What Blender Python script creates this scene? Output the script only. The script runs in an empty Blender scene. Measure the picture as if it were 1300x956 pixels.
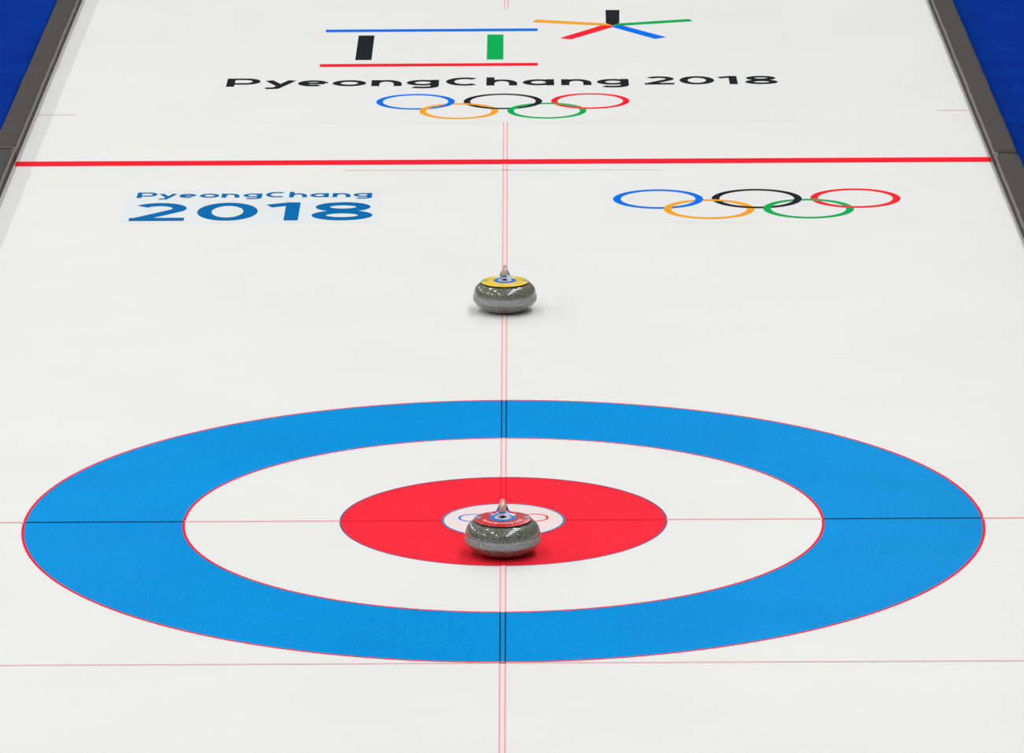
import bpy, bmesh, math, random
from mathutils import Vector, Matrix
PI = math.pi
sc = bpy.context.scene
COL = sc.collection
random.seed(4)

# ------------------------------------------------------------------ helpers
def lin(c):
    return tuple(((v/255)/12.92 if v/255 <= 0.04045 else ((v/255+0.055)/1.055)**2.4) for v in c)

def obj(name, verts, faces, mats, parent=None, midx=None, smooth=False):
    me = bpy.data.meshes.new(name)
    me.from_pydata([tuple(v) for v in verts], [], [tuple(f) for f in faces])
    for m in (mats if isinstance(mats, (list, tuple)) else [mats]):
        me.materials.append(m)
    if midx:
        for p, i in zip(me.polygons, midx):
            p.material_index = i
    if smooth:
        for p in me.polygons:
            p.use_smooth = True
    me.update()
    o = bpy.data.objects.new(name, me)
    COL.objects.link(o)
    if parent:
        o.parent = parent
    return o

def tag(o, label=None, cat=None, group=None, kind=None):
    if label: o['label'] = label
    if cat: o['category'] = cat
    if group: o['group'] = group
    if kind: o['kind'] = kind
    return o

def empty(name, loc, label, cat, group=None):
    o = bpy.data.objects.new(name, None)
    o.empty_display_size = 0.05
    COL.objects.link(o)
    o.location = loc
    return tag(o, label, cat, group)

class FB:
    """collects flat upward faces"""
    def __init__(s): s.v = []; s.f = []; s.m = []
    def poly(s, pts, z=0.0, m=0):
        a = sum(pts[i][0]*pts[(i+1) % len(pts)][1]-pts[(i+1) % len(pts)][0]*pts[i][1] for i in range(len(pts)))
        if a < 0: pts = pts[::-1]
        n = len(s.v)
        s.v += [(p[0], p[1], p[2] if len(p) > 2 else z) for p in pts]
        s.f.append(list(range(n, n+len(pts)))); s.m.append(m)
    def rect(s, x0, y0, x1, y1, z=0.0, m=0):
        s.poly([(x0, y0), (x1, y0), (x1, y1), (x0, y1)], z, m)
    def annulus(s, cx, cy, r0, r1, z=0.0, m=0, n=256, zf=None):
        for i in range(n):
            a, b = 2*PI*i/n, 2*PI*(i+1)/n
            za = z + (zf(a) if zf else 0); zb = z + (zf(b) if zf else 0)
            s.poly([(cx+r0*math.cos(a), cy+r0*math.sin(a), za), (cx+r1*math.cos(a), cy+r1*math.sin(a), za),
                    (cx+r1*math.cos(b), cy+r1*math.sin(b), zb), (cx+r0*math.cos(b), cy+r0*math.sin(b), zb)], 0, m)
    def build(s, name, mats, parent=None):
        return obj(name, s.v, s.f, mats, parent, s.m)

# ------------------------------------------------------------------ materials
def newmat(name):
    m = bpy.data.materials.new(name); m.use_nodes = True
    nt = m.node_tree; b = nt.nodes['Principled BSDF']
    return m, nt, b

def pebble(nt, b, strength=0.5):
    """the pebbled, slightly frosty top of the ice: bump only"""
    tc = nt.nodes.new('ShaderNodeTexCoord')
    geo = nt.nodes.new('ShaderNodeNewGeometry')
    n1 = nt.nodes.new('ShaderNodeTexNoise'); n1.inputs['Scale'].default_value = 95; n1.inputs['Detail'].default_value = 3
    n2 = nt.nodes.new('ShaderNodeTexVoronoi'); n2.inputs['Scale'].default_value = 130
    add = nt.nodes.new('ShaderNodeMath'); add.operation = 'ADD'
    nt.links.new(geo.outputs['Position'], n1.inputs['Vector'])
    nt.links.new(geo.outputs['Position'], n2.inputs['Vector'])
    nt.links.new(n1.outputs['Fac'], add.inputs[0]); nt.links.new(n2.outputs['Distance'], add.inputs[1])
    bp = nt.nodes.new('ShaderNodeBump'); bp.inputs['Strength'].default_value = strength
    bp.inputs['Distance'].default_value = 0.0012
    nt.links.new(add.outputs[0], bp.inputs['Height'])
    nt.links.new(bp.outputs['Normal'], b.inputs['Normal'])
    return geo

def ice_mat(name, rgb, var=0.03, rough=0.35, spec=0.008, glint_flecks=0.0):
    m, nt, b = newmat(name)
    geo = pebble(nt, b)
    c = lin(rgb)
    nz = nt.nodes.new('ShaderNodeTexNoise'); nz.inputs['Scale'].default_value = 1.3; nz.inputs['Detail'].default_value = 5
    nt.links.new(geo.outputs['Position'], nz.inputs['Vector'])
    nf = nt.nodes.new('ShaderNodeTexNoise'); nf.inputs['Scale'].default_value = 110; nf.inputs['Detail'].default_value = 2
    nt.links.new(geo.outputs['Position'], nf.inputs['Vector'])
    av = nt.nodes.new('ShaderNodeMath'); av.operation = 'ADD'
    nt.links.new(nz.outputs['Fac'], av.inputs[0]); nt.links.new(nf.outputs['Fac'], av.inputs[1])
    mr = nt.nodes.new('ShaderNodeMapRange'); mr.inputs['From Min'].default_value = 0.6; mr.inputs['From Max'].default_value = 1.4
    mr.inputs['To Min'].default_value = 1-var; mr.inputs['To Max'].default_value = 1+var
    nt.links.new(av.outputs[0], mr.inputs['Value'])
    mul = nt.nodes.new('ShaderNodeVectorMath'); mul.operation = 'SCALE'; mul.inputs[0].default_value = c
    nt.links.new(mr.outputs[0], mul.inputs['Scale'])
    src = mul.outputs[0]
    if glint_flecks:   # sparse pale spots in the base colour: painted glints off the pebbled ice
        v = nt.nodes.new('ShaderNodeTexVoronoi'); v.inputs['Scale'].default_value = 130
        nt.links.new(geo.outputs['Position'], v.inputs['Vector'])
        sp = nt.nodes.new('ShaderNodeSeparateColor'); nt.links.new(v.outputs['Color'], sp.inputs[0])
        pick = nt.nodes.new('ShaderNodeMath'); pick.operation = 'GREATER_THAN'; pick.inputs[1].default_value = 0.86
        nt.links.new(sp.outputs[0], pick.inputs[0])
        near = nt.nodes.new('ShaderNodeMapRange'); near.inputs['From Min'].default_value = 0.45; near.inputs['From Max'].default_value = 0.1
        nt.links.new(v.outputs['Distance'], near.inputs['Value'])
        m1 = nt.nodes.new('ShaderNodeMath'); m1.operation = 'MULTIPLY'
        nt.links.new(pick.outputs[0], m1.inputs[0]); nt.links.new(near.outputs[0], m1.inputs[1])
        m2 = nt.nodes.new('ShaderNodeMath'); m2.operation = 'MULTIPLY'; m2.inputs[1].default_value = glint_flecks
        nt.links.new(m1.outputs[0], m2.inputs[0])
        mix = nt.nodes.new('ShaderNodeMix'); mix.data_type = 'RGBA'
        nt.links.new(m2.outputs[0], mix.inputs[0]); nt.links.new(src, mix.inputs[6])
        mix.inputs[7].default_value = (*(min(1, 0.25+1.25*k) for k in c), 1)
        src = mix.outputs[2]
    nt.links.new(src, b.inputs['Base Color'])
    b.inputs['Roughness'].default_value = rough
    b.inputs['Specular IOR Level'].default_value = spec
    b.inputs['IOR'].default_value = 1.31
    return m

def plain(name, rgb, rough=0.5, spec=0.5, metal=0.0, coat=0.0, bump=None):
    m, nt, b = newmat(name)
    b.inputs['Roughness'].default_value = rough
    b.inputs['Specular IOR Level'].default_value = spec
    b.inputs['Metallic'].default_value = metal
    b.inputs['Coat Weight'].default_value = coat
    b.inputs['Coat Roughness'].default_value = 0.06
    tc = nt.nodes.new('ShaderNodeTexCoord')
    nz = nt.nodes.new('ShaderNodeTexNoise'); nz.inputs['Scale'].default_value = bump[0] if bump else 40
    nz.inputs['Detail'].default_value = 4
    nt.links.new(tc.outputs['Object'], nz.inputs['Vector'])
    mr = nt.nodes.new('ShaderNodeMapRange')
    v = bump[2] if bump and len(bump) > 2 else 0.03
    mr.inputs['To Min'].default_value = 1-v; mr.inputs['To Max'].default_value = 1+v
    nt.links.new(nz.outputs['Fac'], mr.inputs['Value'])
    mul = nt.nodes.new('ShaderNodeVectorMath'); mul.operation = 'SCALE'; mul.inputs[0].default_value = lin(rgb)
    nt.links.new(mr.outputs[0], mul.inputs['Scale']); nt.links.new(mul.outputs[0], b.inputs['Base Color'])
    if bump:
        bp = nt.nodes.new('ShaderNodeBump'); bp.inputs['Strength'].default_value = bump[1]; bp.inputs['Distance'].default_value = 0.004
        nt.links.new(nz.outputs['Fac'], bp.inputs['Height']); nt.links.new(bp.outputs['Normal'], b.inputs['Normal'])
    return m

def granite(name, dark, mid, light, rough, coat):
    m, nt, b = newmat(name)
    tc = nt.nodes.new('ShaderNodeTexCoord')
    v = nt.nodes.new('ShaderNodeTexVoronoi'); v.inputs['Scale'].default_value = 420
    nz = nt.nodes.new('ShaderNodeTexNoise'); nz.inputs['Scale'].default_value = 150; nz.inputs['Detail'].default_value = 6
    nz.inputs['Roughness'].default_value = 0.75
    for n in (v, nz): nt.links.new(tc.outputs['Object'], n.inputs['Vector'])
    sep = nt.nodes.new('ShaderNodeSeparateColor'); nt.links.new(v.outputs['Color'], sep.inputs[0])
    mx = nt.nodes.new('ShaderNodeMath'); mx.operation = 'MULTIPLY_ADD'
    mx.inputs[1].default_value = 0.45
    nt.links.new(sep.outputs[0], mx.inputs[0]); nt.links.new(nz.outputs['Fac'], mx.inputs[2])
    r = nt.nodes.new('ShaderNodeValToRGB')
    e = r.color_ramp.elements
    e[0].position = 0.47; e[0].color = (*lin(dark), 1)
    e[1].position = 0.98; e[1].color = (*lin(light), 1)
    k = r.color_ramp.elements.new(0.72); k.color = (*lin(mid), 1)
    nt.links.new(mx.outputs[0], r.inputs['Fac'])
    nt.links.new(r.outputs['Color'], b.inputs['Base Color'])
    b.inputs['Roughness'].default_value = rough
    b.inputs['Coat Weight'].default_value = coat
    b.inputs['Coat Roughness'].default_value = 0.02; b.inputs['Coat IOR'].default_value = 1.75
    return m

ICE = ice_mat('white_ice', (236, 236, 235), 0.03, 0.33, 0.05)
HOUSE_WHITE = ice_mat('house_white_ice', (236, 236, 236), 0.03, 0.33, 0.05)
SHEET = ice_mat('logo_sheet_under_ice', (235, 236, 235), 0.03, 0.33, 0.05)
SHEET_B = ice_mat('bluish_logo_sheet_under_ice', (230, 235, 236), 0.03, 0.33, 0.05)
BLUE = ice_mat('ring_blue_ice', (0, 146, 221), 0.11, glint_flecks=0.3)
RED = ice_mat('ring_red_ice', (250, 44, 62), 0.06, glint_flecks=0.2)
HOGRED = ice_mat('hog_line_red_ice', (250, 30, 50), 0.04)
LINE_RED = ice_mat('thin_line_red_ice', (242, 70, 95))
LINE_PINK = ice_mat('thin_line_pink_ice', (243, 166, 172))
LINE_FAINT = ice_mat('faint_pink_ice', (238, 196, 196))
LINE_PALE = ice_mat('pale_band_ice', (238, 226, 224))
LINE_DARK = ice_mat('line_over_blue_ice', (14, 58, 92))
LINE_DEEP = ice_mat('line_over_red_ice', (236, 30, 54))
BTN = ice_mat('button_pale_ice', (238, 222, 222))
BTN_EDGE = ice_mat('button_edge_blue_ice', (86, 132, 172))
SCRATCH = ice_mat('scratch_grey_ice', (212, 216, 218))
LB = ice_mat('logo_blue_ice', (0, 112, 238)); LR = ice_mat('logo_red_ice', (250, 32, 48))
LG = ice_mat('logo_green_ice', (0, 172, 84)); LY = ice_mat('logo_yellow_ice', (246, 164, 34))
LK = ice_mat('logo_black_ice', (30, 34, 38), 0.1); LT = ice_mat('logo_teal_ice', (0, 106, 174))

# ------------------------------------------------------------------ setting
def box(name, x0, y0, z0, x1, y1, z1, mat, parent=None):
    v = [(x0,y0,z0),(x1,y0,z0),(x1,y1,z0),(x0,y1,z0),(x0,y0,z1),(x1,y0,z1),(x1,y1,z1),(x0,y1,z1)]
    f = [(0,3,2,1),(4,5,6,7),(0,1,5,4),(1,2,6,5),(2,3,7,6),(3,0,4,7)]
    return obj(name, v, f, mat, parent)

Y0, Y1 = -6.0, 16.0
XL, XR = -2.432, 2.41
tag(box('ice_floor', XL-0.03, Y0, -0.05, XR+0.03, Y1, 0.0, ICE),
    'white pebbled ice of the curling sheet under the rings and logos', None, None, 'structure')
tag(box('floor', -6.5, Y0, -0.12, 6.5, Y1, -0.052, plain('concrete', (120, 120, 118), 0.9, 0.2)), None, None, None, 'structure')

# blue carpet either side: woven, with faint cross ripples
def carpet_mat():
    m, nt, b = newmat('blue_carpet')
    tc = nt.nodes.new('ShaderNodeTexCoord')
    mp = nt.nodes.new('ShaderNodeMapping'); mp.inputs['Scale'].default_value = (1.6, 2.6, 1)
    nt.links.new(tc.outputs['Object'], mp.inputs['Vector'])
    nz = nt.nodes.new('ShaderNodeTexNoise'); nz.inputs['Scale'].default_value = 1.6; nz.inputs['Detail'].default_value = 6
    nt.links.new(mp.outputs[0], nz.inputs['Vector'])
    r = nt.nodes.new('ShaderNodeValToRGB')
    r.color_ramp.elements[0].position = 0.3; r.color_ramp.elements[0].color = (*lin((0, 42, 138)), 1)
    r.color_ramp.elements[1].position = 0.7; r.color_ramp.elements[1].color = (*lin((0, 54, 152)), 1)
    nt.links.new(nz.outputs['Fac'], r.inputs['Fac']); nt.links.new(r.outputs['Color'], b.inputs['Base Color'])
    fine = nt.nodes.new('ShaderNodeTexNoise'); fine.inputs['Scale'].default_value = 400
    nt.links.new(tc.outputs['Object'], fine.inputs['Vector'])
    bp = nt.nodes.new('ShaderNodeBump'); bp.inputs['Strength'].default_value = 0.5; bp.inputs['Distance'].default_value = 0.003
    nt.links.new(fine.outputs['Fac'], bp.inputs['Height'])
    bp2 = nt.nodes.new('ShaderNodeBump'); bp2.inputs['Strength'].default_value = 0.15; bp2.inputs['Distance'].default_value = 0.02
    nt.links.new(nz.outputs['Fac'], bp2.inputs['Height']); nt.links.new(bp.outputs[0], bp2.inputs['Normal'])
    nt.links.new(bp2.outputs[0], b.inputs['Normal'])
    b.inputs['Roughness'].default_value = 0.9; b.inputs['Specular IOR Level'].default_value = 0.02
    return m
CARPET = carpet_mat()
tag(box('carpet', -6.5, Y0, -0.05, XL-0.031, Y1, -0.002, CARPET),
    'blue carpet strip in the upper left corner beside the left grey bumper', 'carpet')
tag(box('carpet', XR+0.031, Y0, -0.05, 6.5, Y1, -0.002, CARPET),
    'blue carpet strip with a bumper shadow along its edge, beside the right grey bumper', 'carpet')

# ------------------------------------------------------------------ foam bumpers
FOAM = plain('grey_foam_cover', (64, 61, 59), 0.75, 0.25, bump=(11, 0.5, 0.2))
FOAM_EDGE = plain('grey_piping', (118, 112, 104), 0.5, 0.4, bump=(30, 0.2, 0.05))
FOAM_SEAM = plain('seam_tape', (100, 98, 94), 0.6, 0.3)

def bumper(x_in, side, y0, y1, width, h, label, cat='bumper', lip=True, wr=(), dark=False):
    """side -1: the left bumper (ice to its right), +1: the right one. Closed, rounded, slightly wavy foam body."""
    root = empty('foam_bumper', (x_in+side*width/2, (y0+y1)/2, 0), label, cat, 'grey foam bumpers along the sheet')
    yc = (y0+y1)/2
    n = max(12, int((y1-y0)/0.06))
    w2 = width/2
    prof = []          # (u, z): u runs from the ice side (-w2) to the outside (+w2)
    R = 0.012
    prof += [(-w2+0.002, 0.0), (-w2, 0.02), (-w2+0.001, h-R)]
    for k in range(1, 5):
        a = PI/2*k/4
        prof.append((-w2+R-R*math.cos(a), h-R+R*math.sin(a)))
    prof += [(-w2*0.5, h+0.001), (0, h+0.002), (w2*0.5, h+0.001)]
    for k in range(0, 5):
        a = PI/2*k/4
        prof.append((w2-R+R*math.sin(a), h-R+R*math.cos(a)))
    prof += [(w2, 0.02), (w2-0.002, 0.0)]
    V, F = [], []
    rnd = random.Random(int(y0*10)+side)
    ph = [rnd.uniform(0, 6) for _ in range(4)]
    for i in range(n+1):
        t = i/n
        y = y0+(y1-y0)*t - yc
        e = min(t, 1-t)*(y1-y0)
        tuck = 0.006*math.exp(-(e/0.03)**2)
        wav = 0.0007*math.sin(y*5+ph[0])+0.0005*math.sin(y*13+ph[1])
        crs = sum(0.004*math.exp(-((y+yc-w)/0.03)**2) for w in wr)
        for (u, z) in prof:
            f = 1 if z > 0.03 else 0
            sgn = 1 if u > 0 else -1
            uu = u*(1-tuck/w2*f) + wav*f*(1 if abs(u) > w2*0.6 else 0.3)
            V.append((side*uu, y, z - (tuck+crs)*f + 0.001*math.sin(y*9+ph[2]+u*20)*f))
    m = len(prof)
    for i in range(n):
        for k in range(m-1):
            a, b = i*m+k, i*m+k+1
            F.append((a, b, b+m, a+m) if side > 0 else (a, a+m, b+m, b))
        F.append((i*m+m-1, i*m, i*m+m, i*m+2*m-1) if side > 0 else (i*m+m-1, i*m+2*m-1, i*m+m, i*m))
    F.append(tuple(range(m)) if side < 0 else tuple(range(m-1, -1, -1)))
    F.append(tuple(n*m+k for k in (range(m-1, -1, -1) if side < 0 else range(m))))
    o = obj('foam_body', V, F, FOAM, root, smooth=True)
    # piping sewn along the upper inner edge
    V, F = [], []; q = 8; pr = 0.0175
    for i in range(n+1):
        t = i/n; y = y0+(y1-y0)*t - yc
        wav = 0.0007*math.sin(y*5+ph[0])+0.0005*math.sin(y*13+ph[1])
        for k in range(q):
            a = 2*PI*k/q
            V.append((side*(-w2+0.011+wav)+pr*math.cos(a), y*0.999, h-0.0215+pr*math.sin(a)+0.001*math.sin(y*21+ph[3])))
    for i in range(n):
        for k in range(q):
            a, b = i*q+k, i*q+(k+1) % q
            F.append((a, b, b+q, a+q))
    F.append(tuple(range(q-1, -1, -1))); F.append(tuple(n*q+k for k in range(q)))
    obj('piping', V, F, FOAM_EDGE, root, smooth=True)
    if lip:   # pale binding strip across the far end, at the joint
        V = []; F = []
        yy = y1-yc
        for (u, z) in prof:
            uu = u*1.02
            V += [(side*uu, yy-0.022, z+0.0025), (side*uu, yy+0.0, z+0.0015)]
        for k in range(m-1):
            F.append((2*k, 2*k+1, 2*k+3, 2*k+2) if side < 0 else (2*k, 2*k+2, 2*k+3, 2*k+1))
        obj('end_binding', V, F, FOAM_SEAM, root, smooth=True)
    return root

BH = 0.082; BW = 0.112
bumper(XL, -1, 6.56, 10.62+2.6, BW, BH, 'long left grey foam bumper reaching from the joint to the far end', wr=(8.62, 8.70), lip=False)
bumper(XL-0.002, -1, Y0, 6.55, BW+0.03, BH+0.004, 'near left grey foam bumper with a pale bound joint by the red line', lip=True)
bumper(XR, 1, 6.34, 10.62+2.6, BW, BH, 'long grey foam bumper on the right with the blue carpet shadow beside it', wr=(8.30, 8.38), lip=False)
bumper(XR, 1, Y0, 6.33, BW+0.002, BH, 'near right grey foam bumper on the camera side of the joint by the red line', lip=False)

# ------------------------------------------------------------------ thin lines and house
Z1, Z2, Z3, Z4 = 0.0004, 0.0007, 0.0010, 0.0014
R1, R2, R3, R4 = 1.829, 1.219, 0.622, 0.235
house = empty('target_rings', (0, 0, 0), 'blue, white and red target rings painted in the ice around the red stone', 'target rings')
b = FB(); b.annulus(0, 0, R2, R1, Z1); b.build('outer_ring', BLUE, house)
b = FB(); b.annulus(0, 0, R3, R2, Z1); b.build('middle_ring', HOUSE_WHITE, house)
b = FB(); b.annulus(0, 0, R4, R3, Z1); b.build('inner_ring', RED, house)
for rr in (R1, R2):
    b = FB(); b.annulus(0, 0, rr-0.005, rr+0.0055, Z2); b.build('ring_outline', HOGRED, house)
b = FB(); b.annulus(0, 0, R3-0.003, R3+0.004, Z2); tag(b.build('inner_ring_outline', ice_mat('dusky_outline_ice', (112, 92, 130)), house), 'dusky thin outline of the red ring')
btn = FB(); btn.annulus(0, 0, 0.0005, R4, 0.0012); btn = btn.build('button', BTN, house)
b = FB(); b.annulus(0, 0, R4-0.008, R4+0.001, 0.0013); b.build('button_outline', BTN_EDGE, btn)

def five_rings(parent, cx, ytop, ylow, D, step, t, z, name='logo_ring'):
    """the interlaced ring emblem: each ring rises over its neighbour where it passes on top"""
    R = D/2-t/2
    cs = [('blue', LB, cx-step*1.0, ytop), ('yellow', LY, cx-step*0.5, ylow), ('black', LK, cx, ytop),
          ('green', LG, cx+step*0.5, ylow), ('red', LR, cx+step*1.0, ytop)]
    def crossings(a, b):
        ax, ay, bx, by = a[2], a[3], b[2], b[3]
        dx, dy = bx-ax, by-ay; d = math.hypot(dx, dy)
        hh = math.sqrt(R*R-d*d/4); mx, my = (ax+bx)/2, (ay+by)/2
        return [(mx-dy/d*hh, my+dx/d*hh), (mx+dy/d*hh, my-dx/d*hh)]
    ups = {i: [] for i in range(5)}
    over = {0: (0, 1), 1: (1, 2), 2: (2, 3), 3: (3, 4)}
    for i in range(4):
        c = sorted(crossings(cs[i], cs[i+1]), key=lambda p: -p[1])
        up, lo = c
        # upper crossing: blue over yellow, yellow over black, black over green, green over red
        ups[i].append(up); ups[i+1].append(lo)
    for i, (nm, mat, x, y) in enumerate(cs):
        A = [math.atan2(p[1]-y, p[0]-x) for p in ups[i]]
        def zf(a, A=A):
            best = 0
            for q in A:
                d = abs((a-q+PI) % (2*PI)-PI)
                best = max(best, 0.00016*max(0, 1-(d/0.45)**4) if d < 0.45 else 0)
            return best
        b = FB(); b.annulus(x, y, R-t/2, R+t/2, z, n=128, zf=zf)
        o = b.build(name, mat, parent)
        tag(o, nm+' ring')
five_rings(btn, 0.0, 0.033, -0.024, 0.108, 0.119, 0.0085, 0.0015, 'button_ring')

def mark_segments(y):  # what lies under the centre line at world y
    r = abs(y)
    return 'blue' if R2 < r < R1 else 'red' if R4 < r < R3 else 'white'
b = FB()
cuts = sorted([Y0, -R1, -R2, -R3, -R4, R4, R3, R2, R1, 7.52])
for a, c in zip(cuts[:-1], cuts[1:]):
    k = mark_segments((a+c)/2)
    m = {'blue': 1, 'red': 2, 'white': 0}[k]
    for x in (-0.0125, 0.0065):
        b.rect(x, a, x+0.0052, c, Z3, m)
    if k == 'white': b.rect(-0.0073, a, 0.0065, c, Z3, 3)
tag(b.build('center_line', [LINE_PINK, LINE_DARK, LINE_DEEP, LINE_PALE]),
    'double thin pink line running lengthwise down the middle of the sheet to the near edge', 'line')
b = FB()
for x in (-0.0125, 0.0065): b.rect(x, 10.72, x+0.0052, Y1, Z3, 0)
b.rect(-0.0073, 10.72, 0.0065, Y1, Z3, 1)
tag(b.build('center_line', [LINE_PINK, LINE_PALE]), 'short far stretch of the double pink centre line above the logo', 'line')

b = FB()
xs = [XL+0.01, -R1, -R2, -R3, -R4, R4, R3, R2, R1, XR-0.01]
for a, c in zip(xs[:-1], xs[1:]):
    r = abs((a+c)/2)
    m = 1 if R2 < r < R1 else 2 if R4 < r < R3 else 0
    b.rect(a, -0.0075, c, 0.0075, Z3, m)
tag(b.build('tee_line', [LINE_PINK, LINE_DARK, LINE_DEEP]), 'thin pink line crossing the sheet through the middle of the target rings', 'line')
b = FB(); b.rect(XL+0.01, -1.846, XR-0.01, -1.834, Z3)
tag(b.build('back_line', LINE_FAINT), 'faint pink line across the ice touching the near edge of the target', 'line')
b = FB(); b.rect(XL+0.002, 6.495, XR-0.002, 6.606, 0.0012)
tag(b.build('hog_line', HOGRED), 'thick bright red line across the whole sheet between the logos', 'line')
b = FB(); b.rect(XL+0.01, 7.756, -2.225, 7.772, Z3)
tag(b.build('courtesy_line', LINE_FAINT), 'short faint pink tick beside the left bumper beyond the thick red line', 'line')
b = FB(); b.rect(2.23, 7.768, XR-0.01, 7.784, Z3)
tag(b.build('courtesy_line', LINE_FAINT), 'short faint pink tick beside the right bumper beyond the thick red line', 'line')
b = FB(); b.poly([(-0.79, 6.362), (0.77, 6.338), (0.77, 6.346), (-0.79, 6.376)], Z3)
tag(b.build('scrape_mark', SCRATCH), 'faint grey hairline scrape in the ice just this side of the thick red line', 'mark')

# ------------------------------------------------------------------ lettering: strokes with even width
def arc(cx, cy, rx, ry, a0, a1, n=20):
    return [(cx+rx*math.cos(math.radians(a0+(a1-a0)*i/n)), cy+ry*math.sin(math.radians(a0+(a1-a0)*i/n))) for i in range(n+1)]

def glyph(ch, w, H, t):
    """strokes (centre lines) of one letter in a box w wide, H cap height, stroke t; x-height 0.73 H"""
    h = t/2; X = 0.73*H; D = -0.30*H
    L, Rr = h, w-h
    cx = w/2; rx = w/2-h
    S = []
    def stem(x, y0, y1): S.append([(x, y0), (x, y1)])
    bowl = lambda: arc(cx, X/2, rx, X/2-h, 0, 360, 40)
    if ch == 'P':
        stem(L, 0, H)
        r = (H*0.56)/2; yc = H-h-r+h*0.3
        S.append([(L, H-h)] + arc(w-h-r*0.9, H-h-r, r*0.9, r, 90, -90, 14) + [(L, H-h-2*r)])
    elif ch == 'y':
        S.append([(h*1.1, X), (cx+h*0.2, h*0.6)])
        S.append([(w-h*1.1, X), (cx-0.02*w, 0.0), (cx-0.12*w, D*0.62), (cx-0.24*w, D+h), (0.06*w, D+h)])
    elif ch == 'e':
        S.append(arc(cx, X/2, rx, X/2-h, 0, 304, 36))
        S.append([(L, X/2-0.01*H), (w-h*0.9, X/2-0.01*H)])
    elif ch == 'o':
        S.append(bowl())
    elif ch in 'nh':
        stem(L, 0, X if ch == 'n' else H)
        r = X*0.46
        S.append(arc(cx, X-h-r, rx, r, 180, 0, 18) + [(Rr, 0)])
    elif ch == 'a':
        S.append(bowl()); stem(Rr, 0, X)
    elif ch == 'g':
        S.append(arc(cx, X/2+0.02*H, rx, X/2-h-0.02*H, 0, 360, 40))
        S.append([(Rr, X), (Rr, 0.0)] + arc(cx, -0.02*H, rx, abs(D)-0.02*H-h, 0, -140, 16))
    elif ch == 'C':
        S.append(arc(w*0.56, H/2, w*0.56-h, H/2-h, 52, 308, 36))
    elif ch == '2':
        S.append(arc(cx-0.01*w, H*0.69, w/2-h-0.02*w, H*0.31-h, 150, -28, 18) + [(w*0.13, h*0.9)])
        S.append([(0.01*w, h), (w*0.97, h)])
    elif ch == '0':
        S.append(arc(cx, H/2, rx, H/2-h, 0, 360, 44))
    elif ch == '1':
        S.append([(w-h, 0), (w-h, H)])
        S.append([(w-h, H-h*0.7), (w*0.05, H*0.80)])
    elif ch == '8':
        S.append(arc(cx, H*0.735, rx*0.88, H*0.265-h, 0, 360, 36))
        S.append(arc(cx, H*0.27, rx, H*0.27-h*0.9, 0, 360, 36))
    return S

def stroke_quads(pts, t):
    closed = math.dist(pts[0], pts[-1]) < 1e-6
    if closed: pts = pts[:-1]
    n = len(pts); Lf, Rt = [], []
    for i in range(n):
        a = pts[(i-1) % n] if (closed or i > 0) else None
        c = pts[(i+1) % n] if (closed or i < n-1) else None
        p = pts[i]
        def nrm(u, v):
            dx, dy = v[0]-u[0], v[1]-u[1]; d = math.hypot(dx, dy) or 1
            return (-dy/d, dx/d)
        if a and c:
            n1, n2 = nrm(a, p), nrm(p, c)
            mx, my = n1[0]+n2[0], n1[1]+n2[1]; d = math.hypot(mx, my) or 1
            mx, my = mx/d, my/d
            s = min(1.6, 1/max(0.4, mx*n1[0]+my*n1[1]))
        else:
            mx, my = nrm(a, p) if a else nrm(p, c); s = 1
        Lf.append((p[0]+mx*s*t/2, p[1]+my*s*t/2)); Rt.append((p[0]-mx*s*t/2, p[1]-my*s*t/2))
    out = []
    for i in range(n if closed else n-1):
        j = (i+1) % n
        out.append([Rt[i], Rt[j], Lf[j], Lf[i]])
    return out

def letters(name, spans, ybase, H, t, z, mat, parent, warp=None, label=None, skew=0.0):
    b = FB(); k = 0
    for (ch, x0, x1) in spans:
        for st in glyph(ch, x1-x0, H, t):
            zz = z + 0.00002*k; k = (k+1) % 8
            for q in stroke_quads(st, t):
                q = [(x0+p[0]+skew*p[1], ybase+p[1]) for p in q]
                if warp: q = [warp(p[0], p[1], zz) for p in q]
                b.poly(q, zz)
    o = b.build(name, mat, parent)
    if label: tag(o, label)
    return o

W1 = [('P',-1.482,-1.304),('y',-1.282,-1.112),('e',-1.103,-.942),('o',-.919,-.741),('n',-.713,-.552),('g',-.526,-.355),('C',-.317,-.138),('h',-.103,.06),('a',.09,.256),('n',.294,.454),('g',.484,.652)]
W1b = [('2',.735,.899),('0',.923,1.107),('1',1.128,1.229),('8',1.271,1.443)]
W2 = [('P',-1.777,-1.68),('y',-1.673,-1.582),('e',-1.573,-1.489),('o',-1.474,-1.38),('n',-1.368,-1.282),('g',-1.264,-1.173),('C',-1.155,-1.059),('h',-1.042,-.956),('a',-.941,-.851),('n',-.833,-.746),('g',-.732,-.642)]
W3 = [('2',-1.785,-1.513),('0',-1.467,-1.179),('1',-1.137,-.981),('8',-.919,-.63)]

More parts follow.
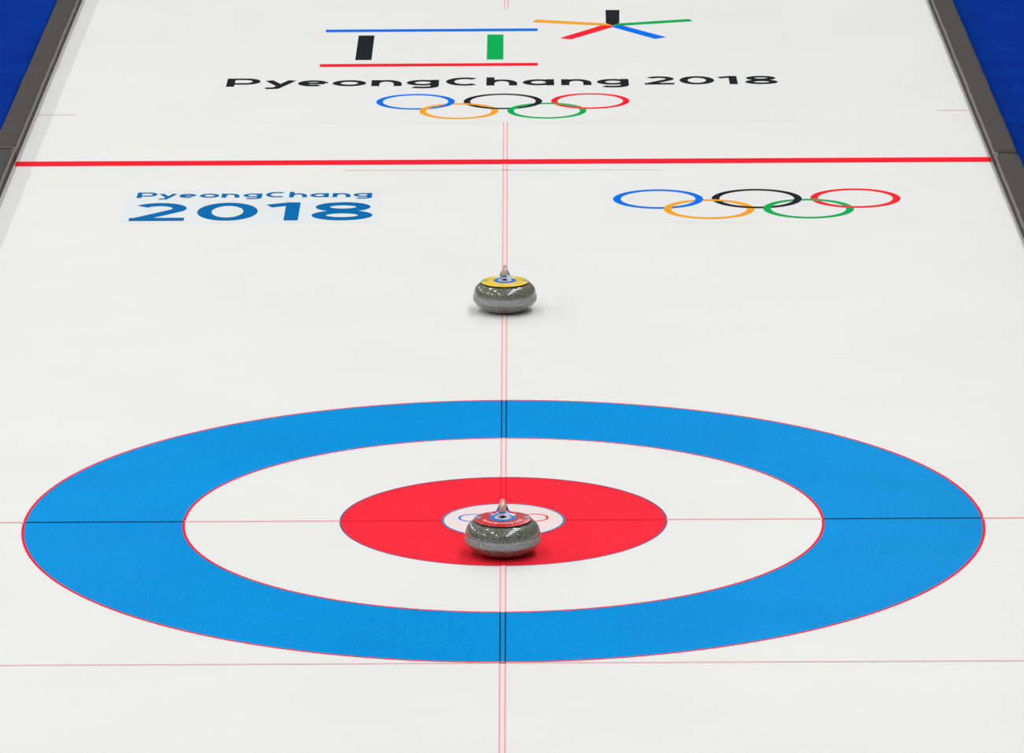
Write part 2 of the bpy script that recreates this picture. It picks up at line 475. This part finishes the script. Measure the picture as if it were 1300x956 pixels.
# far event logo
lg = empty('event_logo', (0, 9.1, 0), 'large far logo of coloured bars, star and black wordmark above five rings', 'logo')
lg.location = (0, 0, 0)
b = FB(); b.poly([(-1.52, 7.52), (1.56, 7.50), (1.56, 10.72), (-1.52, 10.74)], Z1); b.build('carrier_sheet', SHEET, lg)
def part_poly(name, pts, mat, label=None):
    b = FB(); b.poly(pts, Z3); o = b.build(name, mat, lg)
    if label: tag(o, label)
part_poly('emblem_bar', [(-1.004, 10.018), (0.176, 10.026), (0.176, 10.104), (-1.004, 10.096)], LB, 'long blue bar')
part_poly('emblem_bar', [(-1.004, 9.015), (0.172, 9.022), (0.172, 9.102), (-1.004, 9.096)], LR, 'long red bar')
part_poly('emblem_post', [(-.817, 9.205), (-.729, 9.205), (-.729, 9.915), (-.817, 9.915)], LK, 'black post')
part_poly('emblem_post', [(-.104, 9.202), (-.014, 9.202), (-.014, 9.928), (-.104, 9.928)], LG, 'green post')
part_poly('star_arm', [(.147, 10.294), (.168, 10.374), (.570, 10.243), (.594, 10.178), (.565, 10.172)], LY, 'yellow star arm')
part_poly('star_arm', [(.597, 10.178), (.628, 10.243), (1.029, 10.368), (1.047, 10.298), (.640, 10.170)], LG, 'green star arm')
part_poly('star_arm', [(.593, 10.175), (.532, 10.185), (.295, 9.812), (.360, 9.775), (.594, 10.132)], LR, 'red star arm')
part_poly('star_arm', [(.596, 10.175), (.652, 10.178), (.886, 9.824), (.823, 9.775), (.594, 10.132)], LB, 'blue star arm')
part_poly('star_arm', [(.563, 10.655), (.642, 10.655), (.634, 10.255), (.596, 10.182), (.559, 10.25)], LK, 'black star arm')
letters('lettering', W1, 8.482, 0.222, 0.043, Z3, LK, lg)
letters('lettering', W1b, 8.488, 0.222, 0.043, Z3, LK, lg)
five_rings(lg, -0.0145, 8.059, 7.811, 0.41, 0.456, 0.034, Z3)

l2 = empty('date_logo', (0, 0, 0), 'teal blue two-line wordmark ending in large 2018, left of the sheet middle', 'logo')
b = FB(); b.poly([(-1.83, 5.20), (-0.60, 5.19), (-0.60, 5.92), (-1.83, 5.93)], Z1); b.build('carrier_sheet', SHEET_B, l2)
letters('lettering', W2, 5.752, 0.122, 0.023, Z3, LT, l2)
letters('lettering', W3, 5.245, 0.392, 0.068, Z3, LT, l2)

l3 = empty('rings_logo', (0, 0, 0), 'five interlaced coloured rings alone on the ice, right of the sheet middle', 'logo')
b = FB(); b.poly([(0.47, 5.16), (1.95, 5.15), (1.95, 5.98), (0.47, 5.99)], Z1); b.build('carrier_sheet', SHEET, l3)
five_rings(l3, 1.209, 5.676, 5.449, 0.433, 0.474, 0.037, Z3)

# ------------------------------------------------------------------ curling stones
GR = granite('polished_granite', (34, 37, 32), (84, 86, 72), (158, 157, 138), 0.38, 1.0)
BAND = granite('matt_granite_band', (116, 120, 120), (146, 150, 150), (178, 182, 184), 0.6, 0.0)
RIMK = plain('black_cap_rim', (10, 10, 12), 0.3, 0.5)
GRIP = plain('bronze_beige_grip', (206, 172, 142), 0.3, 0.5, 0.25, 0.4)
NECK = plain('blue_handle_neck', (0, 98, 150), 0.35, 0.5, 0, 0.3)
EYE_B = plain('cap_eye_blue', (0, 122, 215), 0.25, 0.5, 0, 0.3)
MARK = plain('cap_mark_cyan', (70, 176, 226), 0.3, 0.5)
EYE_W = plain('cap_eye_white', (225, 225, 235), 0.25, 0.5, 0, 0.3)
EYE_D = plain('cap_eye_navy', (4, 32, 80), 0.2, 0.5, 0, 0.3)
CAP_Y = plain('yellow_cap', (255, 216, 0), 0.22, 0.4, 0, 0.25)
CAP_R = plain('red_cap', (226, 8, 22), 0.22, 0.5, 0, 0.5)
TXT = plain('cap_text_white', (246, 236, 226), 0.3, 0.5)

def lathe(prof, n=96):
    V, F = [], []
    for (r, z) in prof:
        for k in range(n):
            a = 2*PI*k/n
            V.append((r*math.cos(a), r*math.sin(a), z))
    for i in range(len(prof)-1):
        for k in range(n):
            a, b_ = i*n+k, i*n+(k+1) % n
            F.append((a, b_, b_+n, a+n))
    return V, F

def smooth_prof(pts, sub=5):
    out = []
    P = [pts[0]]+pts+[pts[-1]]
    for i in range(1, len(P)-2):
        p0, p1, p2, p3 = P[i-1], P[i], P[i+1], P[i+2]
        for s in range(sub):
            t = s/sub
            out.append(tuple(0.5*((2*p1[k])+(-p0[k]+p2[k])*t+(2*p0[k]-5*p1[k]+4*p2[k]-p3[k])*t*t+(-p0[k]+3*p1[k]-3*p2[k]+p3[k])*t**3) for k in (0, 1)))
    out.append(pts[-1])
    return out

CR, CZ = 0.1065, 0.134
def cap_z(x, y):
    r = math.hypot(x, y)/CR
    return CZ + 0.007*(1-r*r) + 0.021*math.exp(-(x*x+(y-0.058)**2)/(2*0.023**2))*(1-min(1, r)**4) + 0.0

def stone(name, loc, label, capmat, rot=0.0, S=1.0):
    root = empty(name, loc, label, 'curling stone', 'curling stones on the sheet')
    root.rotation_euler = (0, 0, rot); root.scale = (S, S, S)
    low = smooth_prof([(0.056, 0.006), (0.060, 0.0006), (0.068, 0.001), (0.090, 0.006), (0.113, 0.018), (0.131, 0.033), (0.1385, 0.043), (0.1405, 0.049)])
    top = smooth_prof([(0.1405, 0.075), (0.1388, 0.090), (0.1330, 0.106), (0.1225, 0.118), (0.110, 0.1255), (0.104, 0.1275), (0.09, 0.1285)])
    prof = [(0.001, 0.006)]+low+top+[(0.001, 0.1290)]
    V, F = lathe(prof)
    obj('granite_body', V, F, GR, root, smooth=True)
    V, F = lathe(smooth_prof([(0.1395, 0.0475), (0.1422, 0.0505), (0.1428, 0.056), (0.1430, 0.062), (0.1428, 0.068), (0.1422, 0.0735), (0.1395, 0.0765)]))
    obj('striking_band', V, F, BAND, root, smooth=True)
    # cap: black under-rim and coloured domed disc
    V, F = lathe([(0.098, 0.1265), (CR+0.0002, 0.1275), (CR+0.0018, 0.129), (CR+0.0018, 0.132), (CR-0.001, 0.1337), (0.09, 0.1335)])
    obj('cap_rim', V, F, RIMK, root, smooth=True)
    V, F = [], []; nr, na = 26, 96
    for i in range(nr+1):
        r = CR*(0.002+0.998*i/nr)
        for k in range(na):
            a = 2*PI*k/na; x, y = r*math.cos(a), r*math.sin(a)
            V.append((x, y, cap_z(x, y)))
    for k in range(na):
        a = 2*PI*k/na
        V.append(((CR+0.0003)*math.cos(a), (CR+0.0003)*math.sin(a), CZ-0.0022))
    for i in range(nr+1):
        for k in range(na):
            a, b_ = i*na+k, i*na+(k+1) % na
            F.append((a, a+na, b_+na, b_))
    F.append(tuple(range(na)))
    cap = obj('cap', V, F, capmat, root, smooth=True)
    # eye: blue, white, navy discs following the cap
    def disc(nm, r0, r1, mat, dz, cy=0.0, par=cap):
        V, F = [], []; nr, na = 6, 64
        for i in range(nr+1):
            r = r0+(r1-r0)*i/nr
            for k in range(na):
                a = 2*PI*k/na; x, y = r*math.cos(a), cy+r*math.sin(a)
                V.append((x, y, cap_z(x, y)+dz))
        for i in range(nr):
            for k in range(na):
                a, b_ = i*na+k, i*na+(k+1) % na
                F.append((a, a+na, b_+na, b_))
        return obj(nm, V, F, mat, par, smooth=True)
    EC = -0.007
    disc('eye_ring', 0.031, 0.051, EYE_B, 0.0006, EC)
    disc('eye_white', 0.015, 0.031, EYE_W, 0.0006, EC)
    disc('eye_center', 0.0005, 0.015, EYE_D, 0.0006, EC)
    # the two small blue marks at the sides of the cap
    for s in (-1, 1):
        V = []; F = []
        a0 = PI/2 + s*math.radians(84)
        for i in range(5):
            for j in range(5):
                a = a0 + (i/4-0.5)*0.26; r = 0.082+(j/4)*0.018
                x, y = r*math.cos(a), r*math.sin(a)
                V.append((x, y, cap_z(x, y)+0.0007))
        for i in range(4):
            for j in range(4):
                q = i*5+j; F.append((q, q+1, q+6, q+5))
        obj('cap_mark', V, F, MARK, cap)
    # white wordmark on the front arc of the cap
    adv = {'P': .9, 'y': .9, 'e': .9, 'o': .95, 'n': .85, 'g': .9, 'C': 1.0, 'h': .85, 'a': .9, '2': .85, '0': .95, '1': .5, '8': .9}
    H = 0.0135; x = 0; sp = []
    for ch in 'PyeongChang 2018':
        if ch == ' ': x += 0.5*H; continue
        w = adv[ch]*H*0.82; sp.append((ch, x, x+w)); x += w+0.22*H
    Rt = 0.083; half = x/2
    def warp(px, py, z):
        a = -PI/2 + (px-half)/Rt
        r = Rt - py
        X_, Y_ = r*math.cos(a), r*math.sin(a)
        return (X_, Y_, cap_z(X_, Y_)+0.0006)
    letters('cap_lettering', sp, 0, H, 0.0029, 0, TXT, cap, warp)
    # handle: blue neck on the back of the cap, beige grip reaching forward over the eye
    hd = bpy.data.objects.new('handle', None); COL.objects.link(hd); hd.parent = root
    def loft(nm, secs, mat, par):
        """secs: (y, z, tilt, halfwidth, halfheight) - rounded cross sections"""
        V, F = [], []; q = 24
        for (y, z, tl, hw, hh) in secs:
            for k in range(q):
                a = 2*PI*k/q
                ca, sa = math.cos(a), math.sin(a)
                ex = math.copysign(abs(ca)**0.62, ca)*hw; ez = math.copysign(abs(sa)**0.62, sa)*hh
                ex *= (1-0.26*(ez/hh)) if hh else 1
                V.append((ex, y - ez*math.sin(tl), z + ez*math.cos(tl)))
        for i in range(len(secs)-1):
            for k in range(q):
                a, b_ = i*q+k, i*q+(k+1) % q
                F.append((a, a+q, b_+q, b_))
        F.append(tuple(range(q))); F.append(tuple((len(secs)-1)*q+k for k in range(q-1, -1, -1)))
        return obj(nm, V, F, mat, par, smooth=True)
    # grip: from the rounded front end back, then bending down into the neck
    G = [(-0.034, 0.1665, 0.15, 0.004, 0.005), (-0.0325, 0.1665, 0.15, 0.0085, 0.0105), (-0.028, 0.1668, 0.12, 0.0115, 0.0138),
         (-0.018, 0.1676, 0.08, 0.0130, 0.0150), (0.0, 0.1690, 0.08, 0.0135, 0.0150), (0.018, 0.1702, 0.08, 0.0132, 0.0148),
         (0.034, 0.1706, -0.1, 0.0125, 0.0146), (0.047, 0.1686, -0.5, 0.0122, 0.0144), (0.056, 0.1630, -1.0, 0.0125, 0.0135),
         (0.060, 0.1560, -1.4, 0.0130, 0.0130)]
    loft('grip', [(y+(0.011 if y > 0.03 else 0), z+0.0125, tl, hw*0.88, hh) for (y, z, tl, hw, hh) in G], GRIP, hd)
    V, F = [], []; q = 32
    for (z, hw, hd_, y) in [(0.140, 0.025, 0.024, 0.060), (0.153, 0.0225, 0.0215, 0.060), (0.158, 0.0195, 0.019, 0.062),
                            (0.1645, 0.0165, 0.016, 0.064), (0.169, 0.0145, 0.0145, 0.067), (0.174, 0.0128, 0.0130, 0.0685)]:
        for k in range(q):
            a = 2*PI*k/q
            V.append((hw*math.cos(a), y+hd_*math.sin(a), z))
    for i in range(5):
        for k in range(q):
            a, b_ = i*q+k, i*q+(k+1) % q
            F.append((a, b_, b_+q, a+q))
    F.append(tuple(range(q-1, -1, -1))); F.append(tuple(5*q+k for k in range(q)))
    obj('neck', V, F, NECK, hd, smooth=True)
    return root

stone('curling_stone', (0.002, 3.412, 0.0014), 'curling stone with a yellow cap, standing alone between the target and the red line', CAP_Y, 0.0, 0.98)
stone('curling_stone', (-0.001, -0.455, 0.0011), 'curling stone with a red cap, standing on the red centre of the target rings', CAP_R, 0.0, 1.0)

# ------------------------------------------------------------------ arena lighting
w = bpy.data.worlds.new('arena'); sc.world = w; w.use_nodes = True
w.node_tree.nodes['Background'].inputs['Color'].default_value = (0.95, 0.98, 1.0, 1)
w.node_tree.nodes['Background'].inputs['Strength'].default_value = 0.34

def lamp(x, y, z, sx, sy, power, target=None, color=(1, 0.99, 0.975)):
    l = bpy.data.lights.new('arena_lamp', 'AREA'); l.shape = 'RECTANGLE'
    l.size = sx; l.size_y = sy; l.energy = power; l.color = color
    o = bpy.data.objects.new('arena_lamp', l); COL.objects.link(o)
    o.location = (x, y, z)
    d = Vector(target if target else (x, y, 0)) - Vector((x, y, z))
    o.rotation_euler = d.to_track_quat('-Z', 'Y').to_euler()
    return o
P = 1.0
# left row: hard enough to throw the bumpers' shadows to the right
for y in range(-12, 34, 6):
    lamp(-12.5, y, 8.2, 0.45, 0.45, 228*P, (0, y*0.8+0.8, 0))
# rows over the sheet and to its right
for y in range(-15, 30, 6):
    lamp(-4.2, y, 10.0, 0.7, 0.7, 240*P)
for y in range(-14, 30, 3):
    lamp(3.4, y, 10.0, 0.8, 2.2, 200*P, (0.5, y, 0))

sc.view_settings.view_transform = 'Standard'
sc.view_settings.look = 'None'
sc.view_settings.gamma = 1.0
sc.view_settings.use_curve_mapping = False
sc.view_settings.exposure = -0.86

# ------------------------------------------------------------------ camera
F_PX = 7080.44
fwd = Vector((-0.00113224, 0.97072884, -0.24017544)); rt = Vector((9.99988402e-01, -2.52071949e-05, -4.81606277e-03)); up = Vector((0.00468115, 0.2401781, 0.97071755))
cam = bpy.data.cameras.new('camera'); co = bpy.data.objects.new('camera', cam); COL.objects.link(co)
m = Matrix(((rt.x, up.x, -fwd.x, 0.06001829), (rt.y, up.y, -fwd.y, -20.50540782), (rt.z, up.z, -fwd.z, 5.77856183), (0, 0, 0, 1)))
co.matrix_world = m
cam.sensor_width = 36; cam.sensor_fit = 'HORIZONTAL'; cam.lens = F_PX/1300*36
cam.shift_x = 0; cam.shift_y = -(478-433)/1300
cam.clip_end = 200
sc.camera = co
